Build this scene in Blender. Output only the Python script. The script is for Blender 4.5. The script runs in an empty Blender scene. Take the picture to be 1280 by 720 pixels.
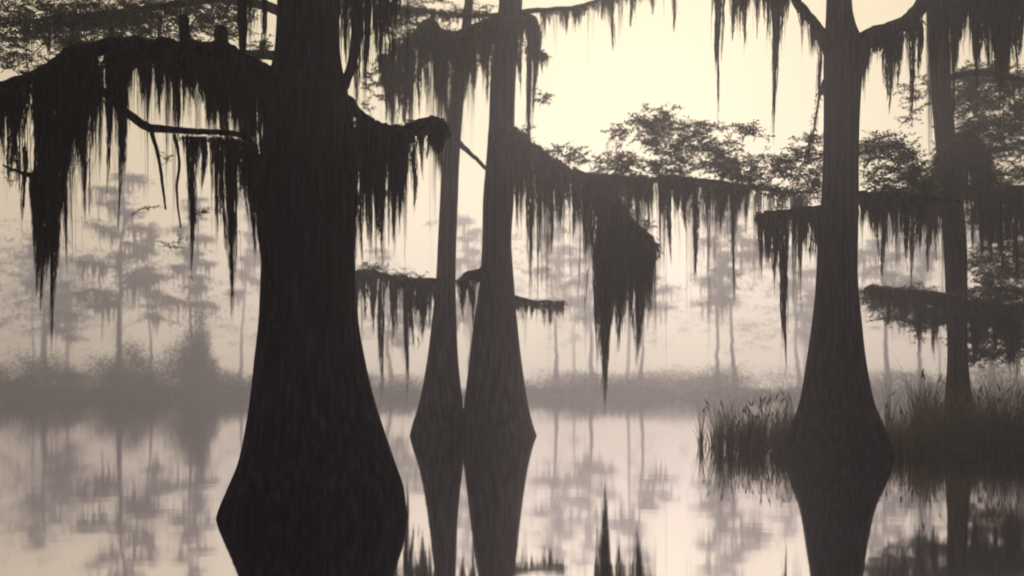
import bpy, math
import numpy as np
from mathutils import Vector

S = bpy.context.scene
COL = S.collection
R = math.radians
rng = np.random.default_rng(7)

# ------------------------------------------------------------ camera
H = 1.485           # eye height over the water
F = 1244.4          # focal length in pixels of a 1280 wide frame
HOR = 480.0         # row of the horizon
cd = bpy.data.cameras.new('camera'); cam = bpy.data.objects.new('camera', cd); COL.objects.link(cam)
cam.location = (0, 0, H); cam.rotation_euler = (R(90), 0, 0)
cd.lens = 35; cd.sensor_width = 36; cd.shift_y = (HOR - 360) / 1280
cd.dof.use_dof = True; cd.dof.focus_distance = 15; cd.dof.aperture_fstop = .75
cd.clip_start = .1; cd.clip_end = 2000
S.camera = cam

# ------------------------------------------------------------ sky, sun, exposure
SUN_EL, SUN_AZ = 20.0, 6.5      # azimuth measured from +Y towards +X
w = bpy.data.worlds.new('World'); S.world = w; w.use_nodes = True
nt = w.node_tree; N = nt.nodes; L = nt.links
N.clear()
out = N.new('ShaderNodeOutputWorld'); bg = N.new('ShaderNodeBackground')
sky = N.new('ShaderNodeTexSky'); sky.sky_type = 'NISHITA'; sky.sun_disc = False
sky.sun_elevation = R(SUN_EL); sky.sun_rotation = R(SUN_AZ)
sky.air_density = 1.0; sky.dust_density = 5.0; sky.ozone_density = 1.0
hsv = N.new('ShaderNodeHueSaturation'); hsv.inputs['Saturation'].default_value = .75
tint = N.new('ShaderNodeMix'); tint.data_type = 'RGBA'; tint.blend_type = 'MULTIPLY'; tint.inputs['Factor'].default_value = 1
# warm cream towards the hidden sun, cooler and dimmer away from it
geo = N.new('ShaderNodeTexCoord'); dot = N.new('ShaderNodeVectorMath'); dot.operation = 'DOT_PRODUCT'
_a, _e = R(SUN_AZ), R(SUN_EL)
dot.inputs[1].default_value = (math.sin(_a) * math.cos(_e), math.cos(_a) * math.cos(_e), math.sin(_e))
ramp = N.new('ShaderNodeValToRGB'); ce = ramp.color_ramp.elements
ce[0].position = .0; ce[0].color = (.20, .20, .36, 1)
ce[1].position = 1.0; ce[1].color = (1.06, .96, .57, 1)
k_ = ce.new(.80); k_.color = (1.95, 1.58, .92, 1)
k_ = ce.new(.45); k_.color = (.48, .45, .52, 1)
L.new(geo.outputs['Generated'], dot.inputs[0]); L.new(dot.outputs['Value'], ramp.inputs[0]); L.new(ramp.outputs[0], tint.inputs[7])
gam = N.new('ShaderNodeGamma'); gam.inputs[1].default_value = .28     # thick cloud evens the glow out over the sky
L.new(sky.outputs[0], gam.inputs[0]); L.new(gam.outputs[0], hsv.inputs['Color']); L.new(hsv.outputs[0], tint.inputs[6])
L.new(tint.outputs[2], bg.inputs[0]); bg.inputs[1].default_value = .15
L.new(bg.outputs[0], out.inputs[0])
sun = bpy.data.lights.new('sun', 'SUN'); so = bpy.data.objects.new('sun', sun); COL.objects.link(so)
sun.energy = 1.2; sun.angle = R(14); sun.color = (1, .84, .66)
a, e = R(SUN_AZ), R(SUN_EL)
sdir = Vector((math.sin(a) * math.cos(e), math.cos(a) * math.cos(e), math.sin(e)))
so.rotation_euler = sdir.to_track_quat('Z', 'Y').to_euler(); so.location = (20, 60, 40)
vs = S.view_settings
vs.view_transform = 'Standard'; vs.look = 'None'; vs.exposure = 0.66; vs.gamma = 1; vs.use_curve_mapping = False
S.cycles.use_denoising = True
S.cycles.volume_bounces = 1
S.cycles.max_bounces = 6; S.cycles.diffuse_bounces = 2; S.cycles.glossy_bounces = 3
S.cycles.filter_width = 1.9

# ------------------------------------------------------------ helpers
def P(x, y, Y):
    return np.array([(x - 640) / F * Y, Y, H - (y - HOR) / F * Y])

def PA(x, y, Y):
    x, y, Y = np.broadcast_arrays(np.asarray(x, float), np.asarray(y, float), np.asarray(Y, float))
    return np.stack([(x - 640) / F * Y, Y, H - (y - HOR) / F * Y], -1)

def tag(o, label=None, cat=None, group=None, kind=None):
    if label: o['label'] = label
    if cat: o['category'] = cat
    if group: o['group'] = group
    if kind: o['kind'] = kind
    return o

def mesh(name, V, Fc, mat, parent=None, smooth=False, base=None):
    """V (n,3) world coordinates; vertices become local to the parent's location (or to base)."""
    org = np.array(parent.matrix_basis.translation) if parent is not None else (np.zeros(3) if base is None else np.asarray(base, float))
    if parent is not None and parent.parent is not None:
        org = org + np.array(parent.parent.matrix_basis.translation)
    V = np.asarray(V, np.float32) - org.astype(np.float32)
    Fc = np.asarray(Fc, np.int32)
    me = bpy.data.meshes.new(name)
    me.vertices.add(len(V)); me.vertices.foreach_set('co', V.ravel())
    k = Fc.shape[1]
    me.loops.add(Fc.size); me.loops.foreach_set('vertex_index', Fc.ravel())
    me.polygons.add(len(Fc)); me.polygons.foreach_set('loop_start', np.arange(0, Fc.size, k, dtype=np.int32))
    if smooth: me.polygons.foreach_set('use_smooth', np.ones(len(Fc), bool))
    me.update(calc_edges=True)
    me.materials.append(mat)
    o = bpy.data.objects.new(name, me); COL.objects.link(o)
    if parent is not None: o.parent = parent
    else: o.location = org
    return o

def empty(name, loc):
    o = bpy.data.objects.new(name, None); o.location = loc; o.empty_display_size = .3; COL.objects.link(o); return o

class Bag:
    """collects quads for one mesh"""
    def __init__(s): s.V = []; s.F = []; s.n = 0
    def add(s, V, Fc):
        s.V.append(V); s.F.append(np.asarray(Fc) + s.n); s.n += len(V)
    def build(s, name, mat, parent=None, smooth=False, base=None):
        return mesh(name, np.concatenate(s.V), np.concatenate(s.F), mat, parent, smooth, base)

def grid_faces(nu, nv, close=True):
    """nu rings of nv verts"""
    i = np.arange(nu - 1)[:, None]; j = np.arange(nv if close else nv - 1)[None, :]
    j2 = (j + 1) % nv
    return np.stack([i * nv + j, i * nv + j2, (i + 1) * nv + j2, (i + 1) * nv + j], -1).reshape(-1, 4)

def crom(pts, n):
    """smooth curve through points (k,d), n samples per span"""
    p = np.asarray(pts, float)
    p = np.vstack([2 * p[0] - p[1], p, 2 * p[-1] - p[-2]])
    out = []
    for i in range(1, len(p) - 2):
        t = np.linspace(0, 1, n, endpoint=False)[:, None]
        a, b, c, d = p[i - 1], p[i], p[i + 1], p[i + 2]
        out.append(.5 * (2 * b + (c - a) * t + (2 * a - 5 * b + 4 * c - d) * t ** 2 + (3 * b - a - 3 * c + d) * t ** 3))
    out.append(p[-2][None])
    return np.concatenate(out)

def tube(bag, pts, rad, nv=8, rough=.12, seed=0):
    """pts (n,3) world, rad (n,)"""
    r = np.random.default_rng(seed + 11)
    pts = np.asarray(pts, float); n = len(pts)
    T = np.gradient(pts, axis=0); T /= np.linalg.norm(T, axis=1)[:, None] + 1e-9
    ref = np.where(np.abs(T[:, 2:3]) > .9, np.array([[0, 1., 0]]), np.array([[0, 0, 1.]]))
    A = np.cross(T, ref); A /= np.linalg.norm(A, axis=1)[:, None]
    B = np.cross(T, A)
    th = np.linspace(0, 2 * np.pi, nv, endpoint=False)
    lump = 1 + rough * r.standard_normal((n, nv))
    lump = (lump + np.roll(lump, 1, 0) + np.roll(lump, -1, 0)) / 3
    q = np.asarray(rad)[:, None] * lump
    V = pts[:, None] + q[..., None] * (np.cos(th)[None, :, None] * A[:, None] + np.sin(th)[None, :, None] * B[:, None])
    bag.add(V.reshape(-1, 3), grid_faces(n, nv))

def limb(bag, ctrl, Y, seed=0, n=7, nv=9, rough=.13, wob=1.0):
    """ctrl: (px, py, halfwidth px[, depth offset]) -> lumpy tapering tube at depth Y"""
    c = np.array([(k + (0,))[:4] if len(k) == 3 else k for k in ctrl], float)
    s = crom(c, n); r = np.random.default_rng(seed + 3)
    m = len(s)
    j = np.cumsum(r.standard_normal((m, 2)), 0); j -= np.linspace(0, 1, m)[:, None] * j[-1]
    s[:, 0] += j[:, 0] * .25 * wob; s[:, 1] += j[:, 1] * .5 * wob
    D = Y + s[:, 3]
    tube(bag, PA(s[:, 0], s[:, 1], D), np.maximum(s[:, 2], .3) / F * D, nv, rough, seed)

def trunk(prof, Y, seed=0, nv=120, rows=110, flute=.05, nfl=11, top=None):
    """prof: (y, xl, xr) in pixels at depth Y. fluted, buttressed, bark-ridged trunk"""
    r = np.random.default_rng(seed)
    p = np.array(prof, float); y = np.linspace(p[0, 0], p[-1, 0], rows)
    s = crom(p, 12); o = np.argsort(s[:, 0]); s = s[o]
    xl = np.interp(y, s[:, 0], s[:, 1]); xr = np.interp(y, s[:, 0], s[:, 2])
    cx = (xl + xr) / 2; hr = (xr - xl) / 2
    th = np.linspace(0, 2 * np.pi, nv, endpoint=False)
    wmin = hr.min()
    base = np.clip((hr / wmin - 1) / .9, 0, 1)[:, None]            # how far into the swollen base
    lowf = np.zeros((rows, nv)); tt = np.linspace(0, 1, rows)[:, None]
    for k in range(5):
        m = nfl + r.integers(-4, 5); ph = r.uniform(0, 6.28); dr = r.uniform(-1.4, 1.4)
        lowf += np.cos(m * th[None] + ph + dr * tt + .5 * np.sin(4 * tt + ph)) * r.uniform(.5, 1)
    lowf /= 3
    lowf = np.where(lowf > 0, lowf * .6, lowf * 1.2)               # rounded ribs, sharp grooves
    fine = np.zeros((rows, nv))
    for k in range(9):
        m = r.integers(22, 46); ph = r.uniform(0, 6.28)
        fine += np.cos(m * th[None] + ph + r.uniform(-3, 3) * tt + 1.2 * np.sin(r.uniform(6, 16) * tt + ph))
    fine /= 5
    rr = hr[:, None] * (1 + flute * (.35 + 1.3 * base) * lowf + .012 * fine)
    px2m = Y / F
    X = (cx[:, None] - 640 + rr * np.cos(th)[None]) * px2m
    Yw = Y + rr * np.sin(th)[None] * px2m * .95
    Z = np.broadcast_to((H - (y - HOR) * px2m)[:, None], X.shape)
    return np.stack([X, Yw, Z], -1).reshape(-1, 3), grid_faces(rows, nv)

def ribbons(bag, pts, wid, seed=0):
    """pts (n,k,3) strand centre lines, wid (n,k) widths in metres -> ribbons turned at random about the vertical"""
    r = np.random.default_rng(seed + 5)
    n, k = pts.shape[:2]
    yaw = r.uniform(-1.1, 1.1, n)[:, None] + np.linspace(0, 1, k)[None] * r.uniform(-1, 1, n)[:, None]
    d = np.stack([np.cos(yaw), np.sin(yaw), np.zeros_like(yaw)], -1) * wid[..., None] / 2
    V = np.stack([pts - d, pts + d], 2).reshape(-1, 3)
    s = np.arange(n)[:, None] * (2 * k); i = np.arange(k - 1)[None] * 2
    b = (s + i).ravel()
    bag.add(V, np.stack([b, b + 1, b + 3, b + 2], -1))

def tail_pts(r, xc, y0, y1, hw, n, Y, k=9, lean=0.0, wmul=1.0):
    """one hanging moss beard made of locks: each lock gathers to a point at its own height"""
    nl = max(3, int(hw * .9)); n = int(n * .95)
    lu = np.sort(r.uniform(-1, 1, nl)); ll = 1 - np.abs(lu) ** 1.5 * r.uniform(.15, .75, nl) - r.uniform(0, .12, nl)
    ll[np.argmin(np.abs(lu))] = 1.0
    lk = r.integers(0, nl, n); i0 = np.argmin(np.abs(lu)); lk = np.where(r.random(n) < .22, i0, lk)
    lend = ll[lk]
    s0 = r.beta(1, 1.9, n) * .85 * lend - .03
    s1 = np.minimum(s0 + r.uniform(.10, .5, n), lend)
    thin = r.random(n) < .10
    s1 = np.where(thin, lend * r.uniform(.9, 1.1, n), s1)
    t = s0[:, None] + (s1 - s0)[:, None] * np.linspace(0, 1, k)[None]
    tc = np.clip(t, 0, 1.1)
    env = hw * (np.clip(1 - tc, 0, 1) ** .62 * .95 + .05) * (1 - .3 * np.exp(-tc * 6))
    tl = np.clip(tc / lend[:, None], 0, 1.05)
    lw = hw * (.16 + .5 / nl) * np.clip(1.05 - tl, 0.02, 1) ** .6 * (1 + .25 * np.sin(tl * 11 + lk[:, None] * 2.1))
    off = r.uniform(-1, 1, n)
    v = r.uniform(-1, 1, nl)[lk] * np.sqrt(np.maximum(1 - lu[lk] ** 2, 0)) + r.normal(0, .15, n)
    curl = np.sin(t * 38 + r.uniform(0, 6.28, n)[:, None]) * r.uniform(0, .9, n)[:, None]
    stray = np.where(r.random(n) < .07, r.normal(0, .5, n), 0)
    wander = np.cumsum(r.standard_normal((n, k)), 1) * .3 * min(1.0, hw / 6)
    x = xc + lu[lk][:, None] * env + off[:, None] * lw + stray[:, None] * hw + lean * tc + wander + curl + np.sin(tc * 5 + xc * .7) * hw * .12
    y = y0 + t * (y1 - y0)
    D = Y + v[:, None] * env * Y / F * 1.3
    wd = r.uniform(.5, 1.45, n)[:, None] * np.where(thin, .6, 1)[:, None] * wmul * (1 - .8 * np.linspace(0, 1, k)[None] ** 2) * Y / F
    return PA(x, y, D), wd

def fringe_pts(r, path, ln, n, Y, k=6, up=3.0, lenmod=None, spread=.12, wmul=1.0):
    """short strands hanging all along a limb, gathered in locks of very unequal length"""
    p = crom(path, 8)
    W = abs(p[-1, 0] - p[0, 0]); nl = max(4, int(W / 3.2))
    q = np.sort(r.uniform(0, 1, nl)) * (len(p) - 1); i = np.minimum(q.astype(int), len(p) - 2); f = q - i
    lx = p[i, 0] * (1 - f) + p[i + 1, 0] * f; ly = p[i, 1] * (1 - f) + p[i + 1, 1] * f
    g = np.zeros(nl)
    for m in range(4):
        wl = r.uniform(14, 60); g += np.sin(lx / wl * 6.283 + r.uniform(0, 6.28)) * r.uniform(.5, 1)
    g = np.clip(.5 + g * .22, .12, 1.1) * r.uniform(.35, 1.25, nl)
    lk = r.integers(0, nl, n)
    le = ln * g[lk] * r.uniform(.35, 1.05, n)
    off = r.normal(0, 2.3, n)
    t = np.linspace(0, 1, k)[None]
    fr_ = t * (le / (ln * g[lk] + 1e-6))[:, None]
    x = lx[lk][:, None] + off[:, None] * (1 - .75 * fr_) + np.cumsum(r.standard_normal((n, k)), 1) * .28
    y = (ly[lk] + r.uniform(-up, up * 1.1, n))[:, None] + le[:, None] * t
    D = Y + (r.normal(0, spread, nl)[lk] + r.normal(0, spread * .3, n))[:, None] * np.ones((1, k))
    wd = r.uniform(.5, 1.4, n)[:, None] * wmul * (1 - .8 * t ** 1.5) * Y / F
    return PA(x, y, D), wd

def tuft_pts(r, path, n, Y, size=5.0, k=4, spread=.1, wmul=1.0):
    """curly tangles sitting round a limb, in every direction"""
    p = crom(path, 8)
    i = r.integers(0, len(p), n); x0 = p[i, 0] + r.normal(0, 2, n); y0 = p[i, 1] + r.normal(0, 1.5, n)
    a = r.uniform(0, 2 * np.pi, n); le = size * r.uniform(.4, 1.3, n)
    t = np.linspace(0, 1, k)[None]
    x = x0[:, None] + np.cos(a)[:, None] * le[:, None] * t
    y = y0[:, None] - np.sin(a)[:, None] * le[:, None] * t * .8 + le[:, None] * t ** 2 * .9
    D = Y + r.normal(0, spread, n)[:, None] * np.ones((1, k))
    wd = r.uniform(1, 2.4, n)[:, None] * wmul * np.ones((1, k)) * Y / F
    return PA(x, y, D), wd

def leaf_quads(bag, C, size, r, flat=.5, asp=.42):
    """C (n,3) leaf centres: small pointed leaves, kite shaped"""
    n = len(C)
    a = r.uniform(0, 2 * np.pi, n); el = r.normal(0, flat, n)
    d = np.stack([np.cos(a) * np.cos(el), np.sin(a) * np.cos(el), np.sin(el)], -1)
    nrm = r.standard_normal((n, 3)); nrm[:, 2] += .8
    s = np.cross(d, nrm); s /= np.linalg.norm(s, axis=1)[:, None] + 1e-9
    sz = (size * r.uniform(.6, 1.4, n))[:, None]
    V = np.stack([C - d * sz * .5, C + s * sz * asp * .5 + d * sz * .05, C + d * sz * .5, C - s * sz * asp * .5 + d * sz * .05], 1).reshape(-1, 3)
    bag.add(V, np.arange(4 * n).reshape(-1, 4))

def spray(bagL, bagT, r, root, tip, rad, nsub=7, per=34, size=.05, thick=.008, flat=.35, width=None):
    """a twig from root to tip carrying side twigs, each with two rows of small leaves"""
    root = np.asarray(root, float); tip = np.asarray(tip, float)
    Ln = np.linalg.norm(tip - root); d = (tip - root) / Ln
    bend = r.normal(0, .08 * Ln, 3)
    t = np.linspace(0, 1, 6)[:, None]
    pts = root + (tip - root) * t + bend * np.sin(t * np.pi)
    tube(bagT, pts, np.linspace(thick, thick * .4, 6), 4, .1, int(r.integers(1e6)))
    for i in range(nsub):
        f = r.uniform(.3, 1.0); o = root + (tip - root) * f + bend * math.sin(f * math.pi)
        aa = r.uniform(0, 2 * np.pi); sd = np.array([math.cos(aa), math.sin(aa) * .8, r.normal(.12, flat)])
        sd = sd * .9 + d * .35; sd /= np.linalg.norm(sd)
        ln = rad * r.uniform(.5, 1.35)
        q = np.linspace(0, 1, 5)[:, None]
        sag = np.array([0, 0, -1.]) * ln * r.uniform(.05, .35)
        pp = o + sd * ln * q + sag * q ** 2
        tube(bagT, pp, np.linspace(thick * .5, thick * .22, 5), 3, .1, int(r.integers(1e6)))
        u = r.uniform(.12, 1.05, per)[:, None]
        side = np.cross(sd, [0, 0, 1.]); side /= np.linalg.norm(side) + 1e-9
        wleaf = (width or size * .75)
        C = o + sd * ln * u + sag * u ** 2 + side * (r.choice([-1., 1.], per) * r.uniform(.3, 1.1, per) * wleaf)[:, None] + r.normal(0, wleaf * .3, (per, 3))
        leaf_quads(bagL, C, size, r, flat=.45, asp=.36)

# ------------------------------------------------------------ materials
def M(name):
    m = bpy.data.materials.new(name); m.use_nodes = True
    return m, m.node_tree.nodes, m.node_tree.links, m.node_tree.nodes['Principled BSDF']

def noise_mat(name, c1, c2, scale=(1, 1, 1), nscale=5, rough=.9, bump=0, c3=None, dist=.01, detail=6, spec=.2, trans=0):
    m, n, l, b = M(name)
    tc = n.new('ShaderNodeTexCoord'); mp = n.new('ShaderNodeMapping'); mp.inputs['Scale'].default_value = scale
    no = n.new('ShaderNodeTexNoise'); no.inputs['Scale'].default_value = nscale; no.inputs['Detail'].default_value = detail
    cr = n.new('ShaderNodeValToRGB')
    cr.color_ramp.elements[0].position = .35; cr.color_ramp.elements[1].position = .68
    cr.color_ramp.elements[0].color = (*c1, 1); cr.color_ramp.elements[1].color = (*c2, 1)
    if c3:
        k = cr.color_ramp.elements.new(.52); k.color = (*c3, 1)
    l.new(tc.outputs['Object'], mp.inputs[0]); l.new(mp.outputs[0], no.inputs['Vector']); l.new(no.outputs['Fac'], cr.inputs[0])
    l.new(cr.outputs[0], b.inputs['Base Color']); b.inputs['Roughness'].default_value = rough
    b.inputs['Specular IOR Level'].default_value = spec
    if bump:
        bp = n.new('ShaderNodeBump'); bp.inputs['Strength'].default_value = bump; bp.inputs['Distance'].default_value = dist
        n2 = n.new('ShaderNodeTexNoise'); n2.inputs['Scale'].default_value = nscale * 2.6; n2.inputs['Detail'].default_value = 8
        l.new(mp.outputs[0], n2.inputs['Vector'])
        l.new(n2.outputs['Fac'], bp.inputs['Height']); l.new(bp.outputs[0], b.inputs['Normal'])
    if trans:
        tr = n.new('ShaderNodeBsdfTranslucent'); mx = n.new('ShaderNodeMixShader'); mx.inputs[0].default_value = trans
        l.new(cr.outputs[0], tr.inputs[0]); l.new(b.outputs[0], mx.inputs[1]); l.new(tr.outputs[0], mx.inputs[2])
        l.new(mx.outputs[0], n['Material Output'].inputs[0])
    return m

BARK = noise_mat('bark', (.003, .002, .003), (.075, .046, .060), (7, 7, .05), 2.4, .95, 1.0, (.030, .020, .025), .04, 9, spec=.05)
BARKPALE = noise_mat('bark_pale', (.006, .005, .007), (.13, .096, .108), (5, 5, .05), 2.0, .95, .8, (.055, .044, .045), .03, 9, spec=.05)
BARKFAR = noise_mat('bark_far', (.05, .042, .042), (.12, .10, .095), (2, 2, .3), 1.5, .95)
TWIG = noise_mat('twig', (.03, .024, .024), (.07, .055, .05), (1, 1, 1), 6, .9)
MOSS = noise_mat('moss', (.014, .011, .013), (.085, .070, .060), (1, 1, .07), 22, .95, 0, None, trans=.42)
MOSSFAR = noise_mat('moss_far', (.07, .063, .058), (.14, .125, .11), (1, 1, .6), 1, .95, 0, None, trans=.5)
LEAF = noise_mat('leaf', (.055, .060, .026), (.12, .125, .055), (1, 1, 1), 3, .7, 0, None, trans=.5)
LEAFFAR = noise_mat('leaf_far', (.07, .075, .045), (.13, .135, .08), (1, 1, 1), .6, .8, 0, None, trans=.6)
REED = noise_mat('reed', (.06, .052, .026), (.17, .14, .075), (1, 1, .1), 14, .8, 0, None, trans=.45)
MUD = noise_mat('mud', (.015, .012, .011), (.05, .042, .034), (1, 1, 1), 3, .85, .6, None, .03)
BUSH = noise_mat('bush', (.022, .026, .020), (.05, .055, .04), (1, 1, 1), 1, .9, 0, None, trans=.2)

m, n, l, b = M('water'); WATER = m
b.inputs['Base Color'].default_value = (.008, .008, .010, 1); b.inputs['Roughness'].default_value = .6; b.inputs['Specular IOR Level'].default_value = 0
gl = n.new('ShaderNodeBsdfGlossy'); gl.inputs['Roughness'].default_value = .04; gl.inputs['Color'].default_value = (.93, .91, .95, 1)
lw = n.new('ShaderNodeLayerWeight'); lw.inputs['Blend'].default_value = .5
mr = n.new('ShaderNodeMapRange'); mr.inputs[1].default_value = 0; mr.inputs[2].default_value = .8; mr.inputs[3].default_value = .08; mr.inputs[4].default_value = .95
mx = n.new('ShaderNodeMixShader')
l.new(lw.outputs['Facing'], mr.inputs[0]); l.new(mr.outputs[0], mx.inputs[0]); l.new(b.outputs[0], mx.inputs[1]); l.new(gl.outputs[0], mx.inputs[2])
tc = n.new('ShaderNodeTexCoord'); mp = n.new('ShaderNodeMapping'); mp.inputs['Scale'].default_value = (.55, 1.4, 1)
no = n.new('ShaderNodeTexNoise'); no.inputs['Scale'].default_value = 1.1; no.inputs['Detail'].default_value = 3
bp = n.new('ShaderNodeBump'); bp.inputs['Strength'].default_value = .06; bp.inputs['Distance'].default_value = .02
l.new(tc.outputs['Object'], mp.inputs[0]); l.new(mp.outputs[0], no.inputs['Vector']); l.new(no.outputs['Fac'], bp.inputs['Height'])
for q in (gl,): l.new(bp.outputs[0], q.inputs['Normal'])
l.new(mx.outputs[0], n['Material Output'].inputs[0])

# ------------------------------------------------------------ water, ground, haze
def sheet(name, xs, ys, zf, mat, kind='structure', smooth=True):
    X, Y = np.meshgrid(xs, ys); Z = zf(X, Y)
    V = np.stack([X, Y, Z], -1).reshape(-1, 3)
    o = mesh(name, V, grid_faces(len(ys), len(xs), False), mat, None, smooth); o['kind'] = kind; return o
sheet('water', np.linspace(-320, 320, 5), np.linspace(-30, 420, 5), lambda x, y: x * 0, WATER)
sheet('lake_bed', np.linspace(-320, 320, 5), np.linspace(-30, 420, 5), lambda x, y: x * 0 - .75, MUD)
def hill(x, y):
    edge = 103 + 6 * np.sin(x * .05) + 3 * np.sin(x * .17 + 1)
    return -.5 + np.clip((y - edge) / 8, 0, 1) * .7 + .12 * np.sin(x * .6) * np.sin(y * .4) * np.clip((y - edge) / 8, 0, 1)
sheet('far_shore', np.linspace(-300, 300, 241), np.linspace(74, 400, 120), hill, MUD)
def bank(x, y):
    # low muddy hummock that carries the reeds and the right hand trees
    u = np.clip((x - 4.6) / 1.4, 0, 1) * np.clip((y - 20.0 - 1.5 * np.clip(7.4 - x, 0, 1) + .25 * np.sin(x * 2.1)) / 1.2, 0, 1) * np.clip((29.5 - y) / 2, 0, 1) * np.clip((26 - x) / 2, 0, 1)
    return -.45 + .53 * u + .04 * np.sin(x * 3.1 + y) * u
sheet('mud_bank', np.linspace(3.2, 27, 130), np.linspace(18.6, 30.5, 80), bank, MUD)

me = bpy.data.meshes.new('haze')
x0, x1, y0, y1, z0, z1 = -330, 330, -35, 430, -1.8, 44
vv = [(x, y, z) for x in (x0, x1) for y in (y0, y1) for z in (z0, z1)]
me.from_pydata(vv, [], [(0, 1, 3, 2), (4, 6, 7, 5), (0, 4, 5, 1), (2, 3, 7, 6), (0, 2, 6, 4), (1, 5, 7, 3)]); me.update()
hz = bpy.data.objects.new('haze', me); COL.objects.link(hz)
tag(hz, 'pale morning mist hanging over the whole swamp', 'haze', kind='stuff')
m, n, l, b = M('haze'); n.remove(b)
pv = n.new('ShaderNodeVolumePrincipled'); pv.inputs['Color'].default_value = (.84, .84, .98, 1)
pv.inputs['Density'].default_value = .0040; pv.inputs['Anisotropy'].default_value = .65
l.new(pv.outputs[0], n['Material Output'].inputs['Volume']); me.materials.append(m)
m.cycles.homogeneous_volume = True

# ------------------------------------------------------------ moss curtains
def moss(label, Y, path=None, fr=0, n=0, tails=(), up=3.0, tufts=0, group=None, wmul=1.0, mat=None, spread=.1, tsize=5, dens=1.0, seed=None):
    r = np.random.default_rng(seed if seed is not None else sum(map(ord, label)) * 7 + int(Y * 10))
    mat = mat or MOSS
    x, y = (path[0] if path is not None else tails[0][:2])[:2]
    base = P(*(path[len(path) // 2][:2] if path is not None else (x, y)), Y)
    b = Bag()
    if path is not None:
        if n: ribbons(b, *fringe_pts(r, path, fr, n, Y, up=up, spread=spread, wmul=wmul), seed=int(r.integers(1e6)))
        if n:
            ribbons(b, *fringe_pts(r, path, fr * 1.55, int(n * .22), Y, up=up, spread=spread * 1.6, wmul=wmul * .6), seed=int(r.integers(1e6)))
        if tufts: ribbons(b, *tuft_pts(r, path, tufts, Y, size=tsize, wmul=wmul, spread=spread), seed=int(r.integers(1e6)))
    def tl(bag, t):
        t = tuple(t) + (0,) * (5 - len(t))
        xc, ya, yb, hw, lean = t[:5]
        cnt = int((16 + hw * 7 + (yb - ya) * hw * .075) * dens)
        ribbons(bag, *tail_pts(r, xc, ya, yb, hw, cnt, Y, lean=lean, wmul=wmul), seed=int(r.integers(1e6)))
    tails = list(tails)
    if path is None:
        tl(b, tails.pop(0))
    o = b.build('spanish_moss', mat, base=base)
    tag(o, label, 'moss', group or 'spanish moss hanging from the cypress limbs')
    for t in tails:
        tb = Bag(); tl(tb, t); tb.build('tail', mat, o)
    return o

def tree(name, label, base, group=None, cat='tree'):
    o = empty(name, base); tag(o, label, cat, group); return o

# ============================================================ 1  the great cypress, left
YA = 11.0
t1 = tree('cypress_tree', 'huge dark bald cypress with a swollen fluted base, nearest tree on the left', P(388, 648, YA), 'near cypress trees')
V, Fc = trunk([(-420, 356, 408), (-120, 352, 414), (0, 348, 420), (60, 345, 424), (100, 338, 430), (150, 333, 441), (200, 330, 444), (250, 330, 444), (300, 331, 442),
               (350, 329, 443), (400, 327, 446), (450, 322, 454), (500, 317, 465), (550, 309, 480), (580, 302, 489), (610, 290, 498), (640, 278, 501), (665, 274, 506), (715, 268, 512)],
              YA, 3, 300, 240, .095, 12)
mesh('trunk', V, Fc, BARK, t1, True)
def br(parent, ctrl, Y, seed=0, mat=BARK, name='branch', **k):
    b = Bag(); limb(b, ctrl, Y, seed, **k); return b.build(name, mat, parent, True)
br(t1, [(385, 150, 26), (350, 112, 20), (310, 84, 16), (262, 68, 14), (205, 62, 12), (150, 58, 11), (95, 66, 9), (60, 88, 8), (20, 104, 7), (-30, 118, 6), (-110, 120, 4)], YA, 1, n=10, nv=12, rough=.2)
dead = br(t1, [(100, 88, 3.5, -.1), (120, 106, 4.5, -.15), (150, 134, 5, -.25), (178, 158, 5.5, -.3), (198, 166, 5, -.3), (240, 170, 4, -.3), (285, 172, 3.5, -.35), (312, 180, 3.5, -.4), (324, 205, 3.2, -.45), (328, 260, 3, -.5), (333, 320, 3, -.5), (345, 370, 2.4, -.4), (352, 420, 2, -.2)], YA, 2, n=10)
br(dead, [(190, 164, 3), (197, 190, 2.3), (203, 225, 1.9), (207, 262, 1.2)], YA - .3, 5, name='twig')
br(dead, [(218, 168, 2.4), (224, 200, 1.9), (221, 240, 1.5), (226, 285, 1)], YA - .3, 6, name='twig')
br(t1, [(405, 150, 16), (432, 128, 7), (455, 150, 7.5), (480, 163, 7.5), (505, 166, 7), (528, 158, 6), (546, 150, 5), (558, 158, 3)], YA, 7, n=9, rough=.2)
br(t1, [(232, 62, 8), (230, 38, 7), (229, 22, 6), (229, 17, 1)], YA + .1, 8, name='snag')
br(t1, [(282, 74, 10), (278, 52, 9), (277, 38, 8), (277, 31, 2)], YA + .1, 9, name='snag')
br(t1, [(405, 130, 14), (430, 105, 6), (442, 60, 7), (446, 10, 7), (450, -60, 6), (470, -140, 5)], YA + .2, 10)
br(t1, [(60, 195, 2.2), (48, 212, 3), (36, 218, 3.2), (20, 214, 2), (4, 206, 1.2)], YA, 12, name='twig')
br(t1, [(400, -100, 10), (300, -140, 9), (180, -120, 7), (60, -90, 5), (-60, -80, 3)], YA, 13)
br(t1, [(395, -200, 10), (480, -260, 8), (600, -270, 5), (700, -250, 3)], YA, 14)
br(t1, [(380, -10, 8), (330, -30, 6), (306, -5, 5.5), (304, 40, 5), (305, 78, 4)], YA + .3, 15)
br(t1, [(424, 112, 8, -.2), (432, 104, 6, -.3), (437, 99, 2, -.35)], YA - .1, 17, name='snag', rough=.25)
br(t1, [(352, 388, 7, -.5), (346, 396, 9, -.56), (343, 405, 5, -.56)], YA, 18, name='burl', rough=.25)
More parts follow.
